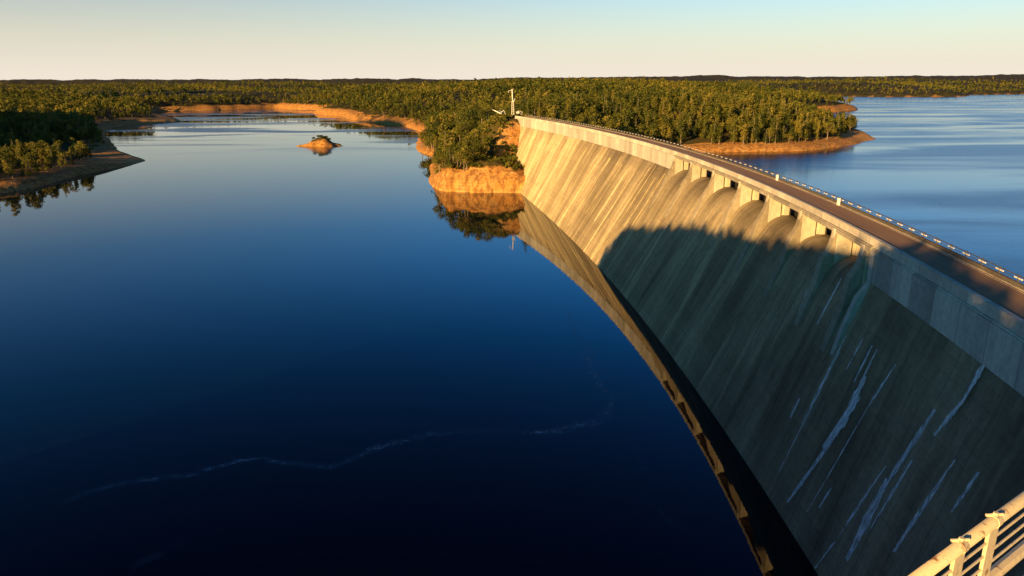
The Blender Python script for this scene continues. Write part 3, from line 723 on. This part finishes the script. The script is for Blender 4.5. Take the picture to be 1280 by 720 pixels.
# ------------------------------------------------------------------ trees
def crown_np(kind, rng, nf, fs):
    """unit: height 1 (trunk base at 0). returns (nf*3,3) triangles"""
    if kind == 'broad':
        lobes = [((rng.uniform(-.2, .2), rng.uniform(-.2, .2), rng.uniform(.45, .82)), rng.uniform(.13, .22)) for _ in range(7)]
        lobes += [((0, 0, .8), .16)]
    elif kind == 'slender':
        lobes = [((rng.uniform(-.08, .08), rng.uniform(-.08, .08), z), rng.uniform(.09, .145)) for z in np.linspace(.3, .9, 7)]
    else:
        lobes = [((rng.uniform(-.02, .02), rng.uniform(-.02, .02), z), .215*(1.04-z)+.012) for z in np.linspace(.2, .97, 11)]
    wts = np.array([l[1]**2 for l in lobes]); wts /= wts.sum()
    li = rng.choice(len(lobes), nf, p=wts)
    c = np.array([l[0] for l in lobes])[li]; r = np.array([l[1] for l in lobes])[li]
    d = rng.normal(size=(nf, 3)); d /= np.linalg.norm(d, axis=1, keepdims=True)
    rr = r*rng.uniform(.45, 1.05, nf)**.6
    P = c+d*rr[:, None]*np.array((1, 1, .85 if kind != 'conifer' else .6))
    nrm = d+rng.normal(size=(nf, 3))*.45; nrm /= np.linalg.norm(nrm, axis=1, keepdims=True)
    u = np.cross(nrm, rng.normal(size=(nf, 3))); u /= np.linalg.norm(u, axis=1, keepdims=True); v = np.cross(nrm, u)
    s = (fs*rng.uniform(.6, 1.3, nf))[:, None]
    T = np.stack([P+u*s, P-u*s*.5+v*s*.87, P-u*s*.5-v*s*.87], 1)
    return T.reshape(-1, 3)
def trunk_mb(kind, rng):
    mb = MB(); h = {'broad': .6, 'slender': .85, 'conifer': .95}[kind]
    a = (0, 0, -.06); b = (rng.uniform(-.02, .02), rng.uniform(-.02, .02), h*.5); c = (rng.uniform(-.03, .03), rng.uniform(-.03, .03), h)
    mb.tube(a, b, .026, .018, 6); mb.tube(b, c, .018, .007, 6)
    if kind != 'conifer':
        for _ in range(5):
            z = rng.uniform(.28, h); an = rng.uniform(0, 6.28); L = .2 if kind == 'broad' else .1
            mb.tube((0, 0, z), (L*math.cos(an), L*math.sin(an), z+L*.9), .010, .003, 5)
    return mb
KINDS = ['broad', 'slender', 'conifer']
# tree sites
def sites(n, rmin, rmax, amin, amax, seed):
    g = np.random.default_rng(seed); r = np.sqrt(g.uniform(rmin**2, rmax**2, n)); a = np.radians(g.uniform(amin, amax, n))
    return np.stack([r*np.sin(a), r*np.cos(a)], 1)
P1 = sites(14500, 285, 760, -40, 38, 1)
P2 = sites(15500, 760, 1500, -39, 38, 2)
P3 = sites(16000, 1500, 3400, -38, 38, 3)
_g = np.random.default_rng(4); _k = _g.uniform(-6, RK[-3]+1, 2600); _o = _g.uniform(-22, 22, 2600)
Pn = RA+_k[:, None]*RU+_o[:, None]*RN
Pw = np.stack([np.random.default_rng(6).uniform(-1200, -560, 1800), np.random.default_rng(8).uniform(180, 1020, 1800)], 1); Pw = Pw[(Pw[:, 0] < -.85*Pw[:, 1]-60)]
allP = np.concatenate([P1, P2, P3, Pn, Pw]); zone = np.concatenate([np.full(len(P1), 0), np.full(len(P2), 1), np.full(len(P3), 2), np.full(len(Pn), 3), np.full(len(Pw), 3)])
gz, gd, gi = ground(allP[:, 0], allP[:, 1])
rr_ = np.hypot(allP[:, 0], allP[:, 1]); g = np.random.default_rng(12)
bankt = 3.7+sstep(500, 1200, rr_)*3.6-sstep(1700, 2300, rr_)*5
x_, y_ = allP[:, 0], allP[:, 1]
clf = np.exp(-(((x_+14)/34)**2+((y_-322)/22)**2)); slope_k = np.exp(-(((x_-1)/9)**2+((y_-340)/15)**2))
sp1 = np.exp(-(((x_-unp(182, 201)[0])/30)**2+((y_-unp(182, 201)[1])/22)**2)); sp2 = np.exp(-(((x_-unp(1094, 174)[0])/36)**2+((y_-unp(1094, 174)[1])/30)**2))
# distance to dam axis, and the clearing round the mast
mx0 = unp(641, 144.5, 29.0); ud = np.array((-sdir.x, -sdir.y))/math.hypot(sdir.x, sdir.y)
lu = (x_-mx0[0])*(-ud[0])+(y_-mx0[1])*(-ud[1]); lv = np.abs((x_-mx0[0])*ud[1]-(y_-mx0[1])*ud[0])
clear = ((lu > -8) & (lu < 55) & (lv < 10)) | ((x_ > -16) & (x_ < 8) & (y_ > 330) & (y_ < 372))
dd = np.full(len(x_), 1e9)
for i in range(0, 4000, 40): dd = np.minimum(dd, np.hypot(x_-xs[i], y_-ys[i]))
lh = (x_ < -95) & (y_ < 520) & (x_ > -420)
bankt = np.where((x_ > -150) & (x_ < 30) & (y_ < 520), 2.3, bankt)
bankt = np.where(lh, 1.5, bankt)
ok = (gz > bankt+clf*4.5) & (gd > np.where(lh | ((x_ < -330) & (y_ > 780) & (y_ < 1000)), 7, np.where((x_ > -150) & (x_ < 30) & (y_ < 520), 3.5, 6))) & (~gi) & (dd > 13) & (slope_k < .42) & (sp1 < .5) & (sp2 < .55)
camz = np.hypot(x_, y_+2) > 16
ds_ = signed(x_+ud[0]*-0+0.615*26, y_+0.79*26)
ok &= ~(lh & (ds_ < np.where(y_ > 395, 4, -30))) & ~((x_ < -330) & (x_ > -520) & (y_ > 780) & (y_ < 980) & (ds_ < 2))
ok &= camz & ~clear & ~((np.hypot(x_-2, y_-322) < 24) & (x_ > -16))
thin = fbm(x_/60, y_/60, 3, 8); ok &= ~((thin < .30) & (g.uniform(size=len(x_)) < .75))
# nothing tall in the sun's way to the near railing
hz = g.normal(10.6, 2.5, len(x_)).clip(5, 17)
kd = g.choice(3, len(x_), p=[.45, .33, .22])
hz[kd == 0] *= .92; hz[lh] *= .68; hz[(zone == 3) & (x_ > -400)] = g.uniform(2.2, 7.2, int(((zone == 3) & (x_ > -400)).sum())); hz[(zone == 2)] *= .95
c_ = y_*math.sin(SUN_AZ)*-1 - x_*math.cos(SUN_AZ)*-1
# the right-hand peninsula carries mostly conifers
pen = (x_ > 60) & (y_ > 400) & (zone == 0); kd = np.where(pen & (g.uniform(size=len(x_)) < .6), 1 + (g.uniform(size=len(x_)) < .6), kd)
I = np.where(ok)[0]; tx_, ty_, tz_, th_, tk_, tzn = x_[I], y_[I], gz[I], hz[I], kd[I], zone[I]
print('TREES', len(I), [(tzn == k).sum() for k in range(4)])
# which show largest: sweep near to far with a skyline per image column
top = proj(np.stack([tx_, ty_, tz_+th_], -1)); bot = proj(np.stack([tx_, ty_, tz_], -1))
order = np.argsort(np.hypot(tx_, ty_)); sky_y = np.full(1280//4, 720.0)
# the dam itself hides what stands behind it
for s in np.linspace(0, LEN, 400):
    px, py, _ = proj(np.array([D(s, 0, 30.0)]))
score = np.zeros(len(I))
damx = []; damy = []
for s in np.linspace(0, LEN, 500):
    p = proj(np.array([D(s, -8, 30.2)])); damx.append(p[0][0]); damy.append(p[1][0])
damx = np.array(damx); damy = np.array(damy); od = np.argsort(damx); dam_line = np.interp(np.arange(2, 1280, 4), damx[od], damy[od], left=720, right=720)
sky_y = np.minimum(sky_y, np.where(np.arange(2, 1280, 4) > 650, dam_line, 720))
for i in order:
    if tzn[i] == 3: continue
    px = top[0][i]
    if not (2 < px < 1278): continue
    wv = F_PX*th_[i]*.15/top[2][i]; c0 = int(max(0, (px-wv)//4)); c1 = int(min(319, (px+wv)//4))
    lim = sky_y[c0:c1+1]; vis = max(0, min(lim.mean(), bot[1][i])-top[1][i])
    score[i] = vis*max(wv, 1)
    sky_y[c0:c1+1] = np.minimum(lim, top[1][i]+3)
ind = np.argsort(-score)[:290]; is_ind = np.zeros(len(I), bool); is_ind[ind] = True
# prototypes
rg = np.random.default_rng(99); protos = {}
for k in KINDS:
    protos[k] = []
    for v in range(4):
        T = crown_np(k, rg, 620, .030 if k != 'conifer' else .024)
        me_o = mesh_np('crown', T, np.arange(len(T)).reshape(-1, 3), M_leaf)
        tm = trunk_mb(k, rg).build('trunk', M_bark)
        cm, tmm = me_o.data, tm.data; bpy.data.objects.remove(me_o); bpy.data.objects.remove(tm); protos[k].append((cm, tmm))
KN = {'broad': ('broad_leaved_tree', 'broad rounded'), 'slender': ('slender_tree', 'tall slender'), 'conifer': ('conifer_tree', 'dark conical')}
def region(x, y, d):
    if x < -95 and y < 520: r = 'on the near left headland'; g_ = 'left headland'
    elif x < -150: r = 'on the second left point'; g_ = 'second left point'
    elif y < 395 and x < 25: r = 'on the headland where the dam ends'; g_ = 'headland at the dam end'
    elif x > 90 and y < 700: r = 'on the right peninsula'; g_ = 'right peninsula'
    elif x < 10: r = 'left of the mast'; g_ = 'slope left of the mast'
    else: r = 'right of the mast'; g_ = 'hillside behind the dam crest'
    return r, ('bank-edge' if d < 22 else ('front-row' if d < 60 else 'hillside')), g_
ORD = ['leftmost', 'second', 'third', 'fourth', 'fifth', 'sixth', 'seventh', 'eighth', 'ninth', 'tenth', 'eleventh', 'twelfth', 'thirteenth', 'fourteenth', 'fifteenth', 'sixteenth', 'seventeenth', 'eighteenth', 'nineteenth', 'twentieth'] + ['twenty-'+w for w in ('first', 'second', 'third', 'fourth', 'fifth', 'sixth', 'seventh', 'eighth', 'ninth')] + ['thirtieth'] + ['thirty-'+w for w in ('first', 'second', 'third', 'fourth', 'fifth', 'sixth', 'seventh', 'eighth', 'ninth')] + ['fortieth'] + ['forty-'+w for w in ('first', 'second', 'third', 'fourth', 'fifth', 'sixth', 'seventh', 'eighth', 'ninth')]+['fiftieth']*200
ADJ = {'broad': ['short rounded', 'tall rounded'], 'slender': ['short slender', 'tall slender'], 'conifer': ['short conical', 'tall conical']}
cnt = {}; lab = {}
for i in sorted(ind, key=lambda j: top[0][j]):
    rgn, e, g_ = region(tx_[i], ty_[i], gd[I[i]]); ad = ADJ[KINDS[tk_[i]]][int(th_[i] > 10.6)]
    key = (rgn, e, ad); n_ = cnt.get(key, 0); cnt[key] = n_+1
    lab[i] = f'{ORD[n_]} {ad} {e} tree counting from the left {rgn}' if n_ else f'leftmost {ad} {e} tree {rgn}'
print('MAXORD', max(cnt.values()))
for i in ind:
    k = KINDS[tk_[i]]; x, y, z, h = tx_[i], ty_[i], tz_[i], th_[i]
    nm, ad = KN[k]; rgn, e, g_ = region(x, y, gd[I[i]])
    root = empty(nm, (x, y, z-.1)); root.scale = (h*rg.uniform(.9, 1.2),)*2+(h,); root.rotation_euler = (0, 0, rg.uniform(0, 6.28))
    tag(root, lab[i], 'tree', f'trees of the {g_}')
    cm, tmm = protos[k][rg.integers(4)]
    for n_, dme in (('crown', cm), ('trunk', tmm)):
        c = bpy.data.objects.new(n_, dme); COL.objects.link(c); c.parent = root
# the rest as one mass
Vt = []; Ct = []
lod = {}
for li, (nf, fs) in enumerate(((110, .060), (48, .085), (26, .12))):
    for ki, k in enumerate(KINDS): lod[(li, ki)] = [crown_np(k, rg, nf, fs*(1 if k != 'conifer' else .85)) for _ in range(5)]
for li in range(3):
    for ki in range(3):
        for v in range(5):
            mlod = np.where(tzn == 3, 1, tzn)
            sel = np.where((~is_ind) & (mlod == li) & (tk_ == ki) & (np.arange(len(I)) % 5 == v))[0]
            if not len(sel): continue
            T = lod[(li, ki)][v]; a = rg.uniform(0, 6.28, len(sel)); ca, sa = np.cos(a), np.sin(a)
            h = th_[sel]; ws = h*rg.uniform(.9, 1.25, len(sel))
            X3 = (T[None, :, 0]*ca[:, None]-T[None, :, 1]*sa[:, None])*ws[:, None]+tx_[sel][:, None]
            Y3 = (T[None, :, 0]*sa[:, None]+T[None, :, 1]*ca[:, None])*ws[:, None]+ty_[sel][:, None]
            Z3 = T[None, :, 2]*h[:, None]+tz_[sel][:, None]-.1
            Vt.append(np.stack([X3, Y3, Z3], -1).reshape(-1, 3))
            tint = np.repeat(np.clip(rg.uniform(-.15, .75, len(sel))+1.3*(fbm(tx_[sel]/90, ty_[sel]/90, 3, 71)-.35), 0, 1), len(T)); Ct.append(np.stack([tint]*3+[np.ones_like(tint)], -1))
Vt = np.concatenate(Vt); Ct = np.concatenate(Ct); print('FOREST tris', len(Vt)//3)
o = mesh_np('forest', Vt, np.arange(len(Vt)).reshape(-1, 3), M_leafs, None, cols={'tint': Ct})
tag(o, 'dense olive green forest covering the low hills round the lake', 'forest', kind='stuff')

# scrub: low bushes along the banks (uncountable) and the island's own shrubs
g = np.random.default_rng(31); B = sites(9000, 285, 1000, -39, 38, 32); bz, bd, bi = ground(B[:, 0], B[:, 1])
okb = (bz > 2.6) & (bd > 4) & (bd < 30) & (~bi) & (np.exp(-(((B[:, 0]-unp(182, 201)[0])/26)**2+((B[:, 1]-unp(182, 201)[1])/20)**2)) < .4)
okb &= g.uniform(size=len(B)) < sstep(2.5, 6.5, bz)*.6
B2 = np.stack([g.uniform(-34, 10, 520), g.uniform(318, 376, 520)], 1); z2, d2_, _i2 = ground(B2[:, 0], B2[:, 1])
k2_ = np.exp(-(((B2[:, 0]-1)/9)**2+((B2[:, 1]-340)/15)**2)); o2 = (z2 > 9) & (d2_ > 5) & ((k2_ < .5) | ((np.hypot(B2[:, 0]+2, B2[:, 1]-337) < 6)))
dm = np.array([np.min(np.hypot(xs[::10]-q[0], ys[::10]-q[1])) for q in B2]); o2 &= dm > 7
B = np.concatenate([B[okb], B2[o2]]); bz = np.concatenate([bz[okb], z2[o2]]); Vb = []; Cb = []
for q, z in zip(B, bz):
    nf = 34; s = g.uniform(.8, 2.2); d = g.normal(size=(nf, 3)); d /= np.linalg.norm(d, axis=1, keepdims=True); d[:, 2] = abs(d[:, 2])
    P = d*s*g.uniform(.5, 1, (nf, 1)); u = g.normal(size=(nf, 3))*.38; v = g.normal(size=(nf, 3))*.38
    Vb.append((np.stack([P+u, P+v, P-u-v], 1).reshape(-1, 3))+np.array((q[0], q[1], z))); Cb.append(np.full(nf*3, g.uniform(.1, 1)))
Vb = np.concatenate(Vb); cb = np.concatenate(Cb)
o = mesh_np('undergrowth', Vb, np.arange(len(Vb)).reshape(-1, 3), M_leafs, None, cols={'tint': np.stack([cb]*3+[np.ones_like(cb)], -1)})
tag(o, 'low scrub scattered along the top of the orange banks', 'undergrowth', kind='stuff')
T = crown_np('broad', rg, 300, .08); T[:, 2] = (T[:, 2]-.42)*.8; T[:, :2] *= 1.5
so_ = mesh_np('crown', T, np.arange(len(T)).reshape(-1, 3), M_leaf); sm = so_.data; bpy.data.objects.remove(so_)
isl_lab = ['leftmost low dark shrub on the small orange island', 'tallest round shrub on the peak of the small island', 'rightmost low shrub on the small orange island', 'small shrub behind the peak of the small island', 'wide low shrub in the middle of the small island']
for (dx, dy, s), lb in zip(((-5.5, -1, 3.0), (-1.0, 0, 4.2), (6.0, -1, 2.8), (2.5, 3, 3.4), (2.6, -2, 3.2)), isl_lab):
    x, y = isl_c[0]+dx, isl_c[1]+dy; z = float(ground(np.array([x]), np.array([y]))[0][0])
    c = bpy.data.objects.new('shrub', sm); COL.objects.link(c); c.location = (x, y, z-.2); c.scale = (s*1.3, s*1.3, s); c.rotation_euler = (0, 0, dx)
    tag(c, lb, 'shrub', 'shrubs on the small island')
# ------------------------------------------------------------------ mast and works at the far end of the dam
sm_ = s_of_y(unp(642, 144, 30)[1]); mp = Vector(D(sm_, -3.0, 28.9))
q = unp(641, 144.5, 29.0); mp = Vector((q[0], q[1], 28.6))
g = empty('mast', mp); tag(g, 'tall pale antenna mast standing at the far end of the dam', 'mast')
mb = MB(); mb.box((0, 0, .4), (2.6, 2.6, .8)); mb.box((0, 0, 1.1), (1.9, 1.9, .6)); mb.build('base', M_white, g, bevel=.05)
mb = MB()
for sx, sy in ((-1, -1), (1, -1), (1, 1), (-1, 1)): mb.tube((sx*.62, sy*.62, 1.2), (sx*.48, sy*.48, 7.4), .10, .09, 6)
for i in range(7):
    z = 1.4+i*.9; r_ = .60-.02*i
    for (ax, ay), (bx, by) in (((-1, -1), (1, -1)), ((1, -1), (1, 1)), ((1, 1), (-1, 1)), ((-1, 1), (-1, -1))):
        mb.tube((ax*r_, ay*r_, z), (bx*r_, by*r_, z+.8), .06, n=5); mb.tube((bx*r_, by*r_, z), (ax*r_, ay*r_, z+.8), .06, n=5)
mb.build('lattice_column', M_white, g)
mb = MB(); mb.tube((0, 0, 7.3), (-.3, 0, 13.6), .34, .24, 10); mb.build('pole', M_white, g, smooth=True)
mb = MB(); mb.box((0, 0, 7.5), (1.5, 1.5, .2)); mb.build('platform', M_white, g)
mb = MB(); mb.tube((.4, 0, 7.5), (1.25, 0, 9.1), .14, .10, 6); mb.build('bracket', M_white, g)
mb = MB(); mb.tube((-.3, 0, 13.3), (-1.9, 0, 12.9), .10, n=6); mb.tube((-1.9, 0, 12.9), (-2.3, 0, 11.8), .10, n=6); mb.tube((-.3, 0, 13.5), (.5, 0, 13.6), .10, n=6); mb.build('antenna_arm', M_white, g)
# crane-like cableway jib / ramp left of mast
def at(px, py, z): q = unp(px, py, z); return Vector((q[0], q[1], z))
a = at(632, 145, 29.0); b = Vector((a.x-8.5, a.y+3, 33.0))
g = empty('lifting_boom', a-Vector((0, 0, .4))); tag(g, 'pale raised boom reaching left from the end of the dam', 'boom'); lc = Vector(g.location)
mb = MB(); mb.tube(a, b, .38, .16, 8); mb.build('jib', M_white, g, local=lc)
mb = MB(); mb.box((a.x, a.y, 29.2), (1.8, 1.6, 1.3)); mb.build('base', M_white, g, local=lc, bevel=.05)
mb = MB(); mb.tube((a.x-2.8, a.y+1, 30.3), (a.x-1.0, a.y, 31.9), .1, n=6); mb.tube((a.x-1.0, a.y, 31.9), (a.x, a.y, 29.8), .1, n=6); mb.build('strut', M_white, g, local=lc)
def hut(px, py, size, rz, label):
    p = at(px, py, 28.7); g = empty('equipment_hut', p); g.rotation_euler = (0, 0, rz); tag(g, label, 'hut'); a, b, h = size
    mb = MB(); mb.box((0, 0, h/2), (a, b, h)); mb.build('wall', M_white, g, bevel=.03)
    mb = MB(); mb.prism([(-a/2-.2, -b/2-.2, h), (a/2+.2, -b/2-.2, h), (0, -b/2-.2, h+.55)], (0, b+.4, 0)); mb.build('roof', M_par, g)
    mb = MB(); mb.box((0, -b/2-.02, .95), (.8, .05, 1.8)); mb.build('door', M_grey, g)
    mb = MB(); mb.box((a*.3, -b/2-.02, 1.4), (.6, .05, .5)); mb.build('window', M_gate, g)
hut(649, 145.0, (3.0, 2.4, 2.3), .2, 'small white hut just right of the mast foot')
hut(625, 143.6, (2.4, 2.0, 1.9), -.3, 'small white hut left of the mast beside the boom')

# ------------------------------------------------------------------ lookout and railing next to the camera
RZ_ = H-3.3
def rp(px, py, z): q = unp(px, py, z); return Vector((q[0], q[1], z))
A0 = rp(1148, 722, RZ_); A1 = rp(1282, 622, RZ_); dr = (A1-A0).normalized(); pn = Vector((dr.y, -dr.x, 0))
S0 = A0-dr*1.8; S1 = A1+dr*4.0
g = empty('lookout_railing', Vector((A0.x, A0.y, RZ_-1.1))); lc = Vector(g.location)
tag(g, 'weathered cream painted railing with wires at the bottom right corner', 'railing')
mb = MB(); mb.tube(S0, S1, .046, n=14); mb.build('top_rail', M_rail, g, local=lc, smooth=True)
for dz in (.17, .29, .41): 
    mb = MB(); mb.tube(S0-Vector((0, 0, dz)), S1-Vector((0, 0, dz)), .011, n=8); mb.build('wire', M_rail, g, local=lc)
mb = MB(); c0 = S0-Vector((0, 0, .58)); c1 = S1-Vector((0, 0, .58)); mb.tube(c0, c1, .05, n=8); mb.build('lower_rail', M_rail, g, local=lc)
def along(px, py):
    P = rp(px, py, RZ_); return (P-A0).dot(dr)
post_t = [along(1200, 683), along(1243, 651)]; dtp = post_t[1]-post_t[0]
allt = [post_t[0]-2*dtp*1.6, post_t[0], post_t[1], post_t[1]+dtp*2.6, post_t[1]+dtp*3.6, post_t[1]+dtp*6.2]
for t in allt:
    P = A0+dr*t; mb = MB()
    hw = .082; th = .014
    q = [P+dr*a+pn*b for a, b in ((-hw, -th), (hw, -th), (hw, th), (-hw, th))]
    mb.hexa([(v.x, v.y, RZ_-1.1) for v in q]+[(v.x, v.y, RZ_+.02) for v in q]); po = mb.build('post', M_rail, g, local=lc, bevel=.006)
    mb = MB(); mb.tube(P-dr*.03, P+dr*.03, .052, n=12)
    cl_ = mb.build('clamp', M_rail, po, local=lc)
    mb = MB(); mb.tube(P-pn*.045-dr*.05+Vector((0, 0, .045)), P+pn*.03+dr*.06+Vector((0, 0, .05)), .013, n=8); mb.tube(P+Vector((0, 0, .04)), P+Vector((0, 0, .075)), .020, n=6); mb.build('bolt', M_rail, po, local=lc)
# concrete platform behind the railing
mb = MB()
q = [S0+pn*.25, S1+pn*.25, S1+pn*.25, S0+pn*.25]
side = -pn if (A0-pn).length < 0 else pn
inn = Vector((-0.0, -1.0, 0))
cc = [S0-pn*.10, S1-pn*.10, S1+pn*3.0, S0+pn*3.0]
mb.hexa([(v.x, v.y, RZ_-4.5) for v in cc]+[(v.x, v.y, RZ_-1.1) for v in cc]); o = mb.build('lookout_platform', M_deck, bevel=.03)
tag(o, 'concrete lookout platform carrying the cream railing', 'platform')
print('CAMGROUND', ground(np.array([0., 3, 6, 12, 20]), np.array([0., 3, 6, 12, 18]))[0], 'plat', A0, A1, pn)
